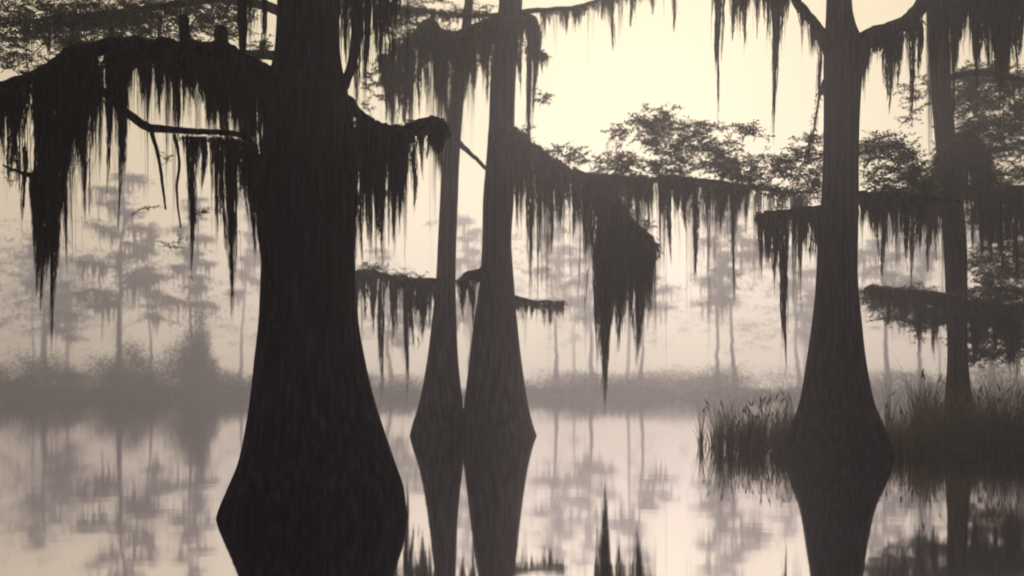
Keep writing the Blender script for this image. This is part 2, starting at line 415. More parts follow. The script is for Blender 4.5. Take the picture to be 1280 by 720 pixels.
# ragged moss jacket on the trunk itself (an own thing that clings to it)
G_A = 'moss hanging in the great left cypress'
moss('dark moss jacket clinging to the upper trunk of the great cypress', YA - .52, [(334, 100), (360, 90), (395, 92), (430, 108)], 190, 900, spread=.05, group=G_A,
     tails=[(338, 110, 330, 9), (356, 100, 250, 10), (402, 110, 290, 10), (432, 130, 300, 10), (444, 150, 330, 7)])
moss('matted moss wrapped round the trunk top of the great cypress', YA - .42, [(352, -40), (380, -50), (410, -40)], 150, 500, spread=.05, group=G_A,
     tails=[(362, -30, 110, 8), (408, -30, 95, 8), (424, -20, 120, 7)])
# left limb
moss('wide fringe of moss under the middle of the thick left limb', YA, [(135, 66), (170, 66), (215, 70), (262, 76), (305, 92), (335, 112)], 90, 3600, up=13, tufts=1500, tsize=9, group=G_A, spread=.14,
     tails=[(135, 75, 256, 6), (151, 70, 286, 10, -2), (178, 75, 136, 8), (200, 75, 152, 8), (222, 75, 186, 10), (240, 80, 130, 7), (258, 80, 160, 12), (180, 80, 118, 9), (275, 90, 185, 14), (292, 90, 170, 12)])
moss('dark heavy moss beside the trunk where the left limb begins', YA - .1, [(258, 82), (300, 92), (335, 110)], 120, 1800, up=8, group=G_A, spread=.1,
     tails=[(284, 95, 200, 16), (310, 100, 230, 16), (328, 110, 260, 12), (270, 90, 175, 9)])
moss('great long beard of moss falling from the bend of the left limb', YA, [(58, 88), (80, 72), (105, 66), (122, 70)], 130, 1300, up=8, tufts=300, group=G_A,
     tails=[(90, 75, 300, 28, -18), (68, 90, 340, 20, -12), (52, 120, 320, 12, -2), (104, 75, 266, 15), (84, 80, 330, 12, -2), (62, 90, 250, 14, -6)])
moss('low drooping moss column that ends in two ragged points at far left', YA, [(40, 218), (52, 212), (64, 205)], 90, 260, up=4, tufts=80, group=G_A,
     tails=[(52, 212, 390, 15, 0), (62, 205, 428, 13, 4), (44, 218, 370, 9, 2), (72, 190, 350, 9, -2)])
moss('ragged moss curtain at the left edge under the limb end', YA, [(-40, 120), (-10, 114), (20, 108), (56, 92)], 105, 1500, up=8, tufts=400, group=G_A,
     tails=[(4, 112, 200, 14), (22, 110, 225, 14), (44, 100, 215, 12), (28, 180, 292, 7), (-18, 118, 210, 14), (54, 95, 205, 9), (12, 170, 240, 6)])
moss('thin moss threads over the start of the bare crooked branch', YA - .2, [(104, 96), (118, 108), (140, 128)], 60, 200, up=2, group=G_A,
     tails=[(107, 100, 270, 4.5), (118, 108, 160, 5)])
moss('dense moss tail hanging from the bare crooked branch left of the trunk', YA - .3, [(228, 171), (245, 172), (256, 172)], 70, 220, up=2, tufts=60, group=G_A, tails=[(241, 172, 345, 9, -1), (252, 172, 250, 7)])
moss('long pointed moss tail close to the trunk below the crooked branch', YA - .3, [(264, 172), (282, 174), (300, 176)], 110, 420, up=2, tufts=80, group=G_A, tails=[(284, 174, 394, 13, 5), (272, 173, 290, 8), (294, 176, 300, 9)])
moss('moss sheet draped down the left flank of the great cypress', YA - .42, [(302, 178), (316, 184), (325, 200)], 150, 500, up=3, tufts=60, group=G_A, tails=[(310, 182, 320, 12, 8), (322, 200, 410, 10, 14), (326, 220, 330, 9, 8)])
# right limb of the great cypress
moss('heavy black moss hanging under the right limb beside the trunk', YA, [(448, 152), (470, 160), (490, 166), (508, 166)], 150, 1500, up=6, tufts=400, group=G_A,
     tails=[(460, 160, 300, 16), (478, 165, 330, 15), (494, 168, 310, 13), (505, 168, 262, 9), (452, 155, 330, 10), (486, 165, 270, 18)])
moss('short spiky moss at the tip of the right limb of the great cypress', YA, [(508, 164), (528, 156), (548, 152), (556, 160)], 75, 620, up=7, tufts=420, tsize=8, group=G_A,
     tails=[(518, 160, 262, 8), (530, 158, 226, 8), (543, 156, 205, 8)])
moss('tall streaky moss veil between the trunk and the slender cypress', YA + .25, [(438, -30), (460, -36), (486, -30), (500, -22)], 130, 900, up=6, group=G_A,
     tails=[(446, -20, 150, 9), (458, -20, 120, 8), (474, -20, 112, 9), (490, -20, 96, 9), (433, -20, 90, 7)])
moss('loose moss threads high at the top left of the frame', YA + .4, [(180, -70), (230, -80), (290, -70), (330, -60)], 90, 420, up=6, group=G_A,
     tails=[(300, -60, 90, 6), (315, -60, 70, 6), (330, -60, 84, 6), (205, -60, 20, 8)])

# leaves of the great cypress: lacy sprays above the limb and on the crooked branch
def foliage(parent, blobs, Y, seed, mat=LEAF, size=.05, dens=1.0, rad=.28, sprd=.35, thick=.007, name='foliage'):
    r = np.random.default_rng(seed); bl, bt = Bag(), Bag()
    for (x, y, rx, ry, ns) in blobs:
        for i in range(ns):
            a = r.uniform(0, 6.283); q = math.sqrt(r.uniform(0, 1))
            cx, cy = x + rx * q * math.cos(a), y + ry * q * math.sin(a)
            D = Y + r.normal(0, sprd)
            tip = P(cx, cy, D); rt = P(cx + r.normal(0, 14), cy + r.uniform(6, 22), D + r.normal(0, .1))
            spray(bl, bt, r, rt, tip, rad, 7, int(17 * dens), size, thick)
    o = bl.build(name, mat, parent)
    bt.build('twigs', TWIG, parent)
    return o
foliage(t1, [(90, 56, 40, 7, 5), (160, 46, 40, 6, 5), (250, 50, 40, 8, 5), (500, 152, 30, 6, 4), (40, 88, 30, 6, 4)], YA, 25, size=.035, rad=.10, sprd=.12, thick=.004, dens=.7)
foliage(t1, [(212, 190, 8, 12, 1), (212, 300, 14, 8, 2), (262, 262, 14, 16, 2), (218, 262, 10, 10, 1), (10, 214, 14, 5, 2)], YA - .25, 22, size=.032, rad=.11, sprd=.05, thick=.004, dens=.45)
foliage(t1, [(560, -230, 160, 60, 40), (300, -260, 160, 60, 40)], YA + .3, 23, size=.06, rad=.3, sprd=.8)

# a cypress farther back, trunk hidden by the great one; its leafy limbs fill the top left
YE = 19.0
t6 = tree('cypress_tree', 'cypress standing behind the great trunk, its pale leafy limbs filling the top left corner', P(388, 560, YE), 'near cypress trees')
V, Fc = trunk([(-260, 382, 398), (0, 374, 402), (200, 370, 404), (400, 364, 410), (500, 356, 420), (560, 345, 434), (580, 340, 438)], YE, 12, 70, 90, .05, 9)
mesh('trunk', V, Fc, BARK, t6, True)
br(t6, [(388, 30, 9), (340, 10, 6), (290, 0, 5), (230, 6, 4.4), (160, 16, 4), (90, 24, 3.2), (20, 30, 2.4), (-60, 40, 1.5)], YE, 111, rough=.2)
br(t6, [(388, 90, 9), (350, 72, 6), (300, 70, 5), (230, 74, 4), (130, 84, 3), (40, 100, 2.4), (-40, 108, 1.6)], YE - .3, 112, rough=.2)
br(t6, [(388, -40, 8), (300, -60, 6), (180, -50, 5), (60, -40, 4), (-60, -50, 2)], YE, 113)
br(t6, [(304, 2, 3.5), (306, 30, 3.2), (304, 70, 3)], YE - .2, 114)
foliage(t6, [(20, 20, 50, 30, 44), (75, 26, 44, 28, 42), (130, 22, 46, 30, 44), (185, 16, 40, 28, 40), (238, 16, 40, 24, 32), (285, 20, 30, 24, 20), (322, 62, 14, 12, 5), (15, 66, 30, 20, 12), (60, 84, 40, 10, 12), (130, 56, 50, 8, 10),
             (60, -50, 90, 20, 22), (200, -50, 100, 20, 22), (8, 108, 24, 8, 5), (300, 92, 14, 6, 4)], YE + .1, 21, size=.06, rad=.30, sprd=.9, thick=.010)
moss('thin grey moss threads below the leafy limb in the top left corner', YE - .2, [(20, 34), (90, 28), (160, 20), (240, 10)], 55, 700, up=5, tufts=200,
     tails=[(140, 30, 90, 5), (60, 34, 84, 5), (200, 20, 60, 5)], group=G_A, spread=.2)

# ============================================================ 2 + 3  the pair in the middle
YB = 28.4
t2 = tree('cypress_tree', 'slender cypress leaning slightly, left one of the joined pair standing in the middle', P(546, 545, YB), 'near cypress trees')
V, Fc = trunk([(-260, 600, 608), (-100, 590, 600), (0, 581, 592), (60, 573, 586), (120, 563, 580), (200, 553, 574), (250, 550, 572), (300, 547.5, 570), (350, 545, 569), (400, 540, 570), (450, 534, 572), (500, 525, 577), (530, 516, 580), (547, 512, 583), (556, 511, 584)],
              YB + .15, 5, 110, 120, .05, 9)
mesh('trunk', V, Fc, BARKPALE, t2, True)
br(t2, [(558, 352, 5), (540, 352, 4.5), (515, 350, 4), (490, 346, 3.8), (466, 339, 3.4), (446, 342, 2.6), (436, 350, 1.5)], YB - .2, 31, n=8, rough=.2)
br(t2, [(572, 176, 4), (585, 190, 3.2), (597, 204, 2.6), (612, 214, 2.4)], YB - .1, 32)
br(t2, [(590, -40, 4), (560, -70, 3.5), (500, -80, 3)], YB, 33)
t3 = tree('cypress_tree', 'broader pale cypress, right one of the joined pair standing in the middle', P(624, 545, YB), 'near cypress trees')
V, Fc = trunk([(-260, 632, 652), (-100, 628, 654), (0, 624, 653), (50, 618, 648), (100, 613, 644.5), (150, 611.5, 643), (200, 608, 643), (250, 604, 642), (300, 603, 639), (350, 600, 642), (400, 593, 646), (450, 587, 651.5), (500, 581, 659), (530, 577, 666), (547, 575, 672), (556, 574, 674)],
              YB, 6, 130, 130, .05, 10)
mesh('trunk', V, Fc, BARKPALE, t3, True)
br(t3, [(632, 28, 8), (612, 28, 6), (590, 36, 5.5), (568, 44, 6), (548, 40, 5), (536, 30, 4.5), (520, 40, 4), (500, 62, 3.5), (484, 70, 2)], YB - .3, 41, n=8, rough=.2)
br(t3, [(640, 24, 5), (655, 18, 4), (668, 28, 5), (674, 42, 3)], YB - .4, 42)
br(t3, [(640, 16, 3), (600, 19, 2.2), (560, 16, 1.9), (520, 12, 1.8), (478, 8, 1.6)], YB - .3, 43)
br(t3, [(650, 16, 3.4), (690, 13, 2.6), (725, 8, 2.4), (760, -2, 2.2), (820, -14, 1.8), (900, -22, 1.4)], YB - .3, 44)
bigb = br(t3, [(610, 172, 9), (632, 168, 7), (655, 178, 7), (685, 200, 7), (715, 214, 6.5), (745, 217, 5.5), (800, 219, 4), (850, 220, 3.4), (900, 226, 3), (960, 236, 2.6), (1015, 240, 1.6)], YB - 1.2, 45, n=9, rough=.2)
br(t3, [(712, 216, 5), (738, 226, 5, -.6), (764, 248, 5.5, -1.4), (786, 276, 5, -2.3), (806, 294, 4, -3), (818, 308, 2.5, -3.4)], YB - 1.4, 46, rough=.22)
br(t3, [(606, 338, 6), (596, 342, 4.5), (584, 346, 4), (574, 352, 3.5)], YB - .2, 47)
br(t3, [(636, 370, 5), (652, 375, 3.2), (672, 378, 2.0), (688, 376, 1.2), (704, 380, .5)], YB - .3, 48)
br(t3, [(620, -60, 5), (680, -100, 4), (800, -110, 3)], YB, 49)
G_B = 'moss hanging in the middle pair of cypresses'
kw = dict(group=G_B, spread=.25, wmul=1.0)
moss('low mossy limb skirt with drooping points left of the slender cypress', YB - .2, [(436, 346), (450, 342), (470, 342), (495, 349), (520, 353), (545, 354), (556, 352)], 62, 1500, up=6, tufts=600,
     tails=[(478, 345, 492, 6), (508, 352, 498, 6), (456, 345, 400, 5), (492, 350, 430, 7), (516, 352, 438, 10), (528, 352, 432, 9), (545, 352, 400, 6), (466, 345, 420, 4)], **kw)
moss('small moss fringe between the two joined trunks', YB - .5, [(572, 352), (584, 346), (598, 340), (606, 338)], 55, 400, up=4, tufts=200, tails=[(590, 345, 420, 5), (578, 350, 398, 5)], **kw)
moss('short low moss fringe on the stub right of the broader trunk', YB - .5, [(640, 374), (655, 378), (680, 380), (706, 378)], 34, 500, up=4, tufts=180, tails=[(665, 378, 400, 4), (688, 379, 408, 4)], **kw)
moss('shaggy dark moss over the upper crossing limb above the slender cypress', YB - .35, [(532, 34), (550, 42), (570, 46), (592, 38), (610, 32)], 90, 1500, up=7, tufts=700, tsize=9,
     tails=[(545, 45, 130, 9), (560, 48, 178, 12), (575, 48, 170, 12), (590, 42, 130, 9), (604, 35, 92, 8), (552, 48, 150, 10)], **kw)
moss('lacy light moss veil in the gap left of the slender cypress', YB - .4, [(474, 72), (490, 70), (510, 54), (528, 38)], 95, 700, up=5, tufts=180,
     tails=[(482, 75, 160, 5), (498, 70, 150, 5), (512, 60, 168, 6), (524, 45, 150, 6), (534, 40, 150, 5)], **kw)
moss('moss tuft low in the gap with spikes down to the right limb tip', YB - .6, [(478, 96), (500, 92), (520, 96)], 60, 600, up=8, tufts=200, tails=[(490, 96, 160, 7), (506, 96, 165, 8)], **kw)
moss('thick moss over the shoulder of the broader trunk near the top', YB - .8, [(606, 30), (625, 26), (645, 24), (664, 30), (672, 42)], 70, 1300, up=7, tufts=600,
     tails=[(618, 32, 100, 9), (634, 30, 90, 9), (650, 28, 120, 8), (664, 36, 178, 7), (610, 34, 130, 7)], **kw)
moss('thin streak of moss falling down beside the right side of the broader trunk', YB - .8, None, tails=[(664, 60, 260, 5, -4)], **kw)
moss('small leafy moss scraps on twigs right of the broader trunk', YB - .9, [(664, 62), (676, 66), (684, 72)], 18, 150, up=4, tufts=120, tails=[(678, 68, 92, 4)], **kw)
moss('sparse moss points along the thin top branch in the bright sky', YB - .3, [(670, 14), (700, 12), (730, 7), (762, -2), (800, -10), (850, -18)], 40, 700, up=3, tufts=160,
     tails=[(708, 12, 44, 3), (766, -2, 64, 4), (788, -8, 36, 4), (842, -16, 46, 4), (752, 0, 26, 4), (815, -12, 20, 4)], **kw)
moss('leafy moss along the topmost thin branch left of the broader trunk', YB - .3, [(474, 6), (510, 10), (560, 15), (610, 18)], 30, 500, up=4, tufts=260, tails=[(500, 10, 50, 4), (540, 14, 44, 5)], **kw)
moss('dark moss cloak over the start of the long right limb of the pair', YB - 1.3, [(622, 164), (640, 164), (660, 178), (684, 198), (705, 210)], 105, 1900, up=8, tufts=800, tsize=8,
     tails=[(648, 180, 290, 8), (662, 188, 376, 6), (676, 200, 300, 8), (690, 205, 318, 8), (702, 210, 270, 8)], **kw)
moss('massive dark moss slope hanging right of the broader trunk', YB - 2.9, [(700, 212), (720, 216), (742, 228), (764, 248), (786, 276), (806, 294), (819, 308)], 110, 1500, up=8, tufts=700, tsize=11,
     tails=[(716, 220, 300, 10), (732, 226, 320, 12), (748, 240, 380, 12), (764, 250, 400, 13), (780, 272, 420, 12), (794, 285, 380, 11), (806, 296, 400, 9), (814, 304, 350, 7)], **kw)
moss('longest pointed moss beard with its tip just above the far shoreline', YB - 4.0, None, tails=[(766, 255, 500, 22, -12), (776, 285, 440, 16, -6), (758, 270, 450, 14, -4), (790, 290, 400, 12)], dens=1.5, **kw)
moss('narrow moss spike just right of the longest beard', YB - 4.4, None, tails=[(804, 295, 462, 14, -10)], dens=1.4, **kw)
moss('see through moss fringe under the thin outer part of the long limb', YB - 1.2, [(740, 220), (790, 222), (840, 223), (890, 228), (940, 236)], 75, 2000, up=5, tufts=350,
     tails=[(812, 222, 300, 6), (838, 224, 330, 6), (870, 228, 348, 6), (856, 224, 290, 8), (900, 232, 300, 6), (826, 222, 280, 6), (884, 230, 282, 7), (756, 220, 262, 9), (786, 222, 266, 8)], **kw)
moss('fine see through moss veil below the crossing limb left of the broader trunk', YB + .4, [(486, 60), (515, 44), (545, 50), (575, 54), (600, 46)], 190, 700, up=8, tufts=80, wmul=.75, group=G_B, spread=.5)
moss('long fine moss threads under the first stretch of the long right limb', YB - .9, [(648, 182), (680, 206), (715, 222), (760, 224), (800, 224)], 210, 650, up=6, tufts=60, wmul=.75, group=G_B, spread=.5)
moss('fine hazy moss threads under the outer end of the long right limb', YB - .7, [(800, 224), (850, 226), (900, 232), (950, 240), (1010, 246)], 150, 900, up=6, tufts=60, wmul=.75, group=G_B, spread=.5,
     tails=[(918, 236, 382, 5), (868, 230, 345, 4)])
moss('fine moss threads between the bend of the left limb and the crooked branch', YA + .5, [(60, 92), (110, 84), (160, 82), (220, 84), (300, 98)], 210, 900, up=8, tufts=60, wmul=.6, group=G_A, spread=.4)
moss('thin moss veil in front of the bright gap right of the great trunk', YA + .7, [(426, -20), (450, -24), (480, -20), (510, -10)], 200, 420, up=8, tufts=40, wmul=.6, group=G_A, spread=.3)
foliage(t3, [(800, 172, 34, 28, 16), (840, 168, 34, 30, 16), (880, 188, 44, 24, 18), (915, 200, 40, 18, 14), (770, 200, 26, 14, 8), (850, 205, 90, 8, 20), (700, 190, 24, 12, 6), (820, 140, 26, 12, 6), (892, 160, 34, 12, 7)], YB - 1.0, 61, size=.10, rad=.42, sprd=.6, thick=.014)
foliage(t3, [(672, 64, 12, 10, 2), (682, 118, 14, 8, 2), (560, 12, 70, 16, 16), (500, 30, 30, 22, 12), (470, 110, 20, 30, 6), (600, 60, 10, 20, 3)], YB - .5, 62, size=.085, rad=.3, sprd=.2, thick=.012)
foliage(t3, [(735, 222, 26, 8, 4), (775, 250, 16, 10, 4), (805, 282, 14, 10, 4), (655, 168, 22, 8, 4), (552, 34, 40, 8, 6), (470, 334, 24, 5, 3), (520, 344, 24, 5, 3)], YB - 2.0, 64, size=.085, rad=.26, sprd=.5, thick=.010, dens=.7)
foliage(t3, [(620, -180, 120, 60, 26), (760, -130, 90, 30, 14)], YB, 63, size=.12, rad=.6, sprd=.8, thick=.014)

# ============================================================ 4  right cypress with the fork
YC = 20.5
t4 = tree('cypress_tree', 'dark forked cypress rising out of the reeds on the right', P(1047, 570, YC), 'near cypress trees')
V, Fc = trunk([(-300, 1040, 1058), (-100, 1036, 1062), (0, 1034, 1064), (30, 1033, 1068), (52, 1032, 1076), (75, 1031, 1079), (100, 1031, 1076), (150, 1031, 1073), (200, 1030, 1072), (250, 1028, 1072), (300, 1024, 1071), (350, 1021.5, 1071), (400, 1017, 1075),
               (450, 1010, 1080), (500, 1002, 1089), (530, 992, 1100), (555, 985, 1109), (572, 983, 1113), (592, 980, 1117)], YC, 8, 150, 160, .055, 11)
mesh('trunk', V, Fc, BARK, t4, True)
br(t4, [(1045, 75, 12), (1030, 48, 8), (1018, 28, 6.5), (1000, 6, 6), (984, -16, 5.5), (940, -34, 4.5), (890, -40, 3.5), (840, -40, 2.4)], YC - .1, 71, n=8)
br(t4, [(1058, 78, 16), (1080, 52, 12), (1104, 42, 10), (1130, 33, 9.5), (1150, 14, 9), (1164, -12, 8), (1210, -40, 6), (1290, -56, 4)], YC - .1, 72, n=8)
br(t4, [(1040, 258, 7), (1018, 262, 5), (990, 265, 4.5), (962, 267, 4), (946, 274, 2)], YC - .3, 73, rough=.2)
br(t4, [(1062, 246, 6), (1090, 243, 4), (1125, 243, 3.5), (1160, 248, 3), (1200, 252, 2)], YC + .4, 74, rough=.2)
br(t4, [(1030, 100, 2), (1022, 130, 1.4), (1016, 165, 1.2), (1008, 196, 1)], YC - .3, 75, name='twig')
br(t4, [(1030, -60, 6), (960, -100, 5), (880, -110, 3)], YC, 76)
br(t4, [(1062, -40, 6), (1130, -90, 5), (1230, -110, 3)], YC, 77)
G_C = 'moss hanging in the forked right cypress'
kc = dict(group=G_C, spread=.2)
moss('bright edged moss fringe at the top between sky and forked cypress', YC - .1, [(890, -30), (920, -28), (950, -26), (985, -12)], 75, 1100, up=6, tufts=200,
     tails=[(900, -25, 152, 6, -2), (916, -25, 52, 7), (930, -25, 64, 6), (946, -25, 48, 6), (968, -20, 170, 8, -1), (958, -20, 60, 6), (978, -15, 44, 6)], **kc)
moss('thin moss wisps below the left fork of the cypress', YC - .2, [(1000, 10), (1015, 28), (1028, 50)], 60, 160, up=2, tufts=60, tails=[(1024, 50, 140, 4), (1016, 30, 70, 3)], **kc)
moss('moss teeth hanging under the curved right fork', YC - .1, [(1078, 62), (1100, 52), (1130, 42), (1150, 24)], 55, 900, up=6, tufts=250,
     tails=[(1086, 62, 95, 5), (1108, 55, 126, 6), (1122, 48, 120, 6), (1140, 40, 152, 6), (1148, 30, 100, 7), (1112, 52, 150, 4)], **kc)
moss('broad hazy moss curtain filling the top right corner', YC + 1.2, [(1160, -20), (1195, -24), (1230, -20), (1260, -24), (1300, -20)], 150, 4200, up=10, tufts=200,
     tails=[(1170, -15, 100, 12), (1196, -15, 96, 12), (1222, -15, 110, 12), (1246, -15, 120, 12), (1270, -15, 100, 12), (1184, -15, 120, 8), (1258, -15, 104, 10), (1234, -15, 92, 12), (1290, -15, 110, 10)], wmul=1.2, group=G_C, spread=.3)
moss('row of sharp moss spikes under the left low limb of the forked cypress', YC - .35, [(946, 270), (965, 268), (990, 267), (1012, 264), (1032, 260)], 75, 1300, up=6, tufts=420,
     tails=[(953, 270, 352, 7), (967, 270, 372, 6), (982, 268, 462, 8, -1), (1000, 267, 340, 8), (1014, 266, 330, 9), (1026, 262, 330, 8), (960, 270, 330, 6), (974, 270, 340, 6)], **kc)
moss('moss fringe under the low limb right of the forked cypress', YC + .4, [(1076, 246), (1100, 246), (1130, 247), (1165, 250)], 80, 1200, up=6, tufts=350,
     tails=[(1090, 246, 300, 6), (1104, 248, 352, 6), (1118, 248, 310, 7), (1134, 248, 340, 7), (1150, 250, 320, 8)], **kc)
moss('stringy moss on the twig in the bright gap by the forked cypress', YC - .3, [(1030, 100), (1022, 130), (1016, 165), (1008, 196)], 22, 90, up=2, tufts=60, tails=[(1012, 175, 205, 2.5)], **kc)
foliage(t4, [(990, 205, 44, 26, 22), (950, 222, 50, 12, 16), (1000, 238, 36, 10, 12), (945, 158, 24, 5, 3), (1110, 188, 40, 14, 22), (1120, 225, 46, 20, 40), (1100, 178, 30, 8, 8), (1010, 180, 20, 10, 4)], YC + .9, 81, size=.075, rad=.34, sprd=.5, thick=.011)
foliage(t4, [(1050, -160, 140, 50, 30)], YC, 82, size=.09, rad=.5, sprd=.8, thick=.012)

# ============================================================ 5  cypress behind, right
YD = 27.0
t5 = tree('cypress_tree', 'tall thin cypress standing in the reeds behind the forked one, near right edge', P(1199, 548, YD), 'near cypress trees')
V, Fc = trunk([(-240, 1150, 1166), (-60, 1158, 1178), (0, 1162, 1184), (100, 1164, 1188), (200, 1172, 1196), (300, 1180, 1207), (400, 1184, 1208), (450, 1185, 1209), (500, 1182, 1214), (530, 1178, 1221), (550, 1172, 1228), (565, 1168, 1232)], YD, 9, 100, 110, .05, 9)
mesh('trunk', V, Fc, BARK, t5, True)
br(t5, [(1186, 232, 6), (1180, 205, 5.5), (1192, 182, 5), (1210, 173, 4.5), (1224, 188, 3.5), (1236, 222, 2)], YD - .5, 91, rough=.25)
br(t5, [(1190, 240, 7), (1225, 245, 5), (1265, 238, 4), (1320, 236, 3)], YD - .2, 92, rough=.2)
br(t5, [(1196, 372, 5), (1160, 366, 3.4), (1120, 362, 2.6), (1085, 358, 1.6)], YD - .3, 93)
br(t5, [(1196, 386, 6), (1230, 382, 4.5), (1270, 388, 4), (1320, 384, 3)], YD - .3, 94, rough=.2)
br(t5, [(1190, 252, 6), (1160, 246, 4), (1120, 242, 3), (1090, 240, 2)], YD - .4, 95)
br(t5, [(1178, 100, 5), (1220, 90, 4), (1280, 100, 3)], YD + .2, 96)
G_D = 'moss hanging in the thin right cypress'
kd = dict(group=G_D, spread=.35)
moss('shaggy moss drape over the forked bough of the thin cypress near the right edge', YD - .9, [(1164, 232), (1172, 206), (1184, 184), (1202, 170), (1216, 172), (1226, 190), (1238, 222)], 150, 1500, up=7, tufts=900, tsize=13,
     tails=[(1170, 222, 330, 9), (1184, 192, 342, 9), (1200, 178, 300, 10), (1216, 180, 335, 9), (1229, 205, 310, 8), (1240, 228, 300, 6)], **kd)
moss('moss curtain hanging right of the thin cypress to the frame edge', YD - .3, [(1225, 244), (1250, 240), (1280, 240), (1310, 240)], 120, 2000, up=8, tufts=500,
     tails=[(1236, 245, 330, 12), (1252, 242, 350, 10), (1270, 240, 362, 10), (1284, 240, 350, 11)], **kd)
moss('thin moss left of the thin cypress at mid height', YD - .5, [(1090, 243), (1120, 245), (1150, 248), (1176, 250)], 80, 1000, up=6, tufts=300, tails=[(1140, 248, 360, 7), (1160, 250, 352, 7), (1098, 245, 322, 5)], **kd)
moss('flat mossy shelf on the low left limb of the thin cypress', YD - .3, [(1085, 360), (1115, 364), (1150, 368), (1185, 374)], 40, 1100, up=6, tufts=700, tails=[(1110, 366, 410, 6), (1130, 368, 420, 7), (1150, 370, 440, 8), (1168, 372, 452, 8)], **kd)
moss('dark mossy shelf on the low right limb at the frame edge', YD - .35, [(1200, 384), (1230, 384), (1262, 388), (1305, 386)], 80, 3600, up=8, tufts=900, tsize=8,
     tails=[(1222, 386, 450, 9), (1244, 388, 440, 9), (1262, 388, 480, 9), (1284, 388, 460, 9)], **kd)
foliage(t5, [(1235, 200, 60, 50, 105), (1245, 125, 50, 40, 80), (1250, 270, 40, 30, 16), (1210, 120, 22, 30, 12), (1130, 370, 52, 12, 40), (1240, 374, 55, 20, 60), (1150, 395, 40, 10, 24), (1265, 300, 34, 60, 34), (1225, 95, 26, 14, 8), (1245, 425, 50, 26, 46), (1270, 400, 40, 40, 40), (1245, 330, 40, 24, 24), (1270, 90, 30, 20, 10), (1190, 400, 60, 12, 14), (1150, 120, 14, 34, 6), (1200, 166, 30, 10, 9), (1230, 178, 16, 14, 5)],
        YD + 2.5, 97, size=.10, rad=.45, sprd=.8, thick=.013)

# ============================================================ marsh grass
def reeds(name, label, regions, seed):
    r = np.random.default_rng(seed); b = Bag(); hd = Bag()
    for (xa, xb, Ya, Yb, h0, h1, n) in regions:
        nc = max(4, n // 26)                                   # tussocks: blades fan out from one root
        cx = r.uniform(xa, xb, nc) + r.normal(0, .12, nc); cy = r.uniform(Ya, Yb, nc)
        hh = r.uniform(h0, h1, nc)
        i = r.integers(0, nc, n)
        az = r.uniform(0, 6.283, n); q = np.abs(r.normal(0, 1, n))
        x = cx[i] + np.cos(az) * q * .05; y = cy[i] + np.sin(az) * q * .05
        h = hh[i] * (.3 + .8 * r.beta(1.8, 2.0, n))
        k = 7; t = np.linspace(0, 1, k)[None]
        lean = (.10 + .16 * q) * h
        dead = r.random(n) < .06; lean = np.where(dead, h * r.uniform(.5, .9, n), lean); h = np.where(dead, h * .8, h)
        pw = r.uniform(1.2, 2.6, n)[:, None]
        X = x[:, None] + np.cos(az)[:, None] * lean[:, None] * t ** pw
        Yv = y[:, None] + np.sin(az)[:, None] * lean[:, None] * t ** pw
        Z = -.08 + h[:, None] * (t - (.12 + .5 * dead[:, None]) * t ** 3)
        wd = r.uniform(.007, .019, n)[:, None] * (1 - .85 * t ** 1.6)
        ribbons(b, np.stack([X, Yv, Z], -1), wd, seed)
        m = r.random(n) < .035                                 # seed heads on the tallest stems
        for a, c in zip(np.stack([X, Yv, Z], -1)[m][:, -2], np.stack([X, Yv, Z], -1)[m][:, -1]):
            tt = np.linspace(0, 1, 5)[:, None]; tube(b, a + (c - a) * tt + [0, 0, .05], np.array([.006, .016, .018, .012, .003]), 5, .2, 3)
    o = b.build(name, REED); tag(o, label, 'grass', kind='stuff'); return o
reeds('marsh_grass', 'dense dry marsh grass at the water edge left of the forked cypress',
      [(4.6, 5.8, 22.2, 23.8, .7, 1.6, 620), (5.0, 6.5, 21.9, 23.8, .9, 1.9, 850), (5.9, 7.2, 21.9, 24, 1.1, 2.0, 420)], 5)
reeds('marsh_grass', 'tall marsh grass bank spreading right of the forked cypress to the frame edge',
      [(7.4, 13, 20.3, 22.5, .5, 1.5, 3000), (7.5, 15, 22, 27, .9, 2.2, 3900), (9.3, 12.6, 21.5, 24, 1.3, 2.7, 1400)], 6)

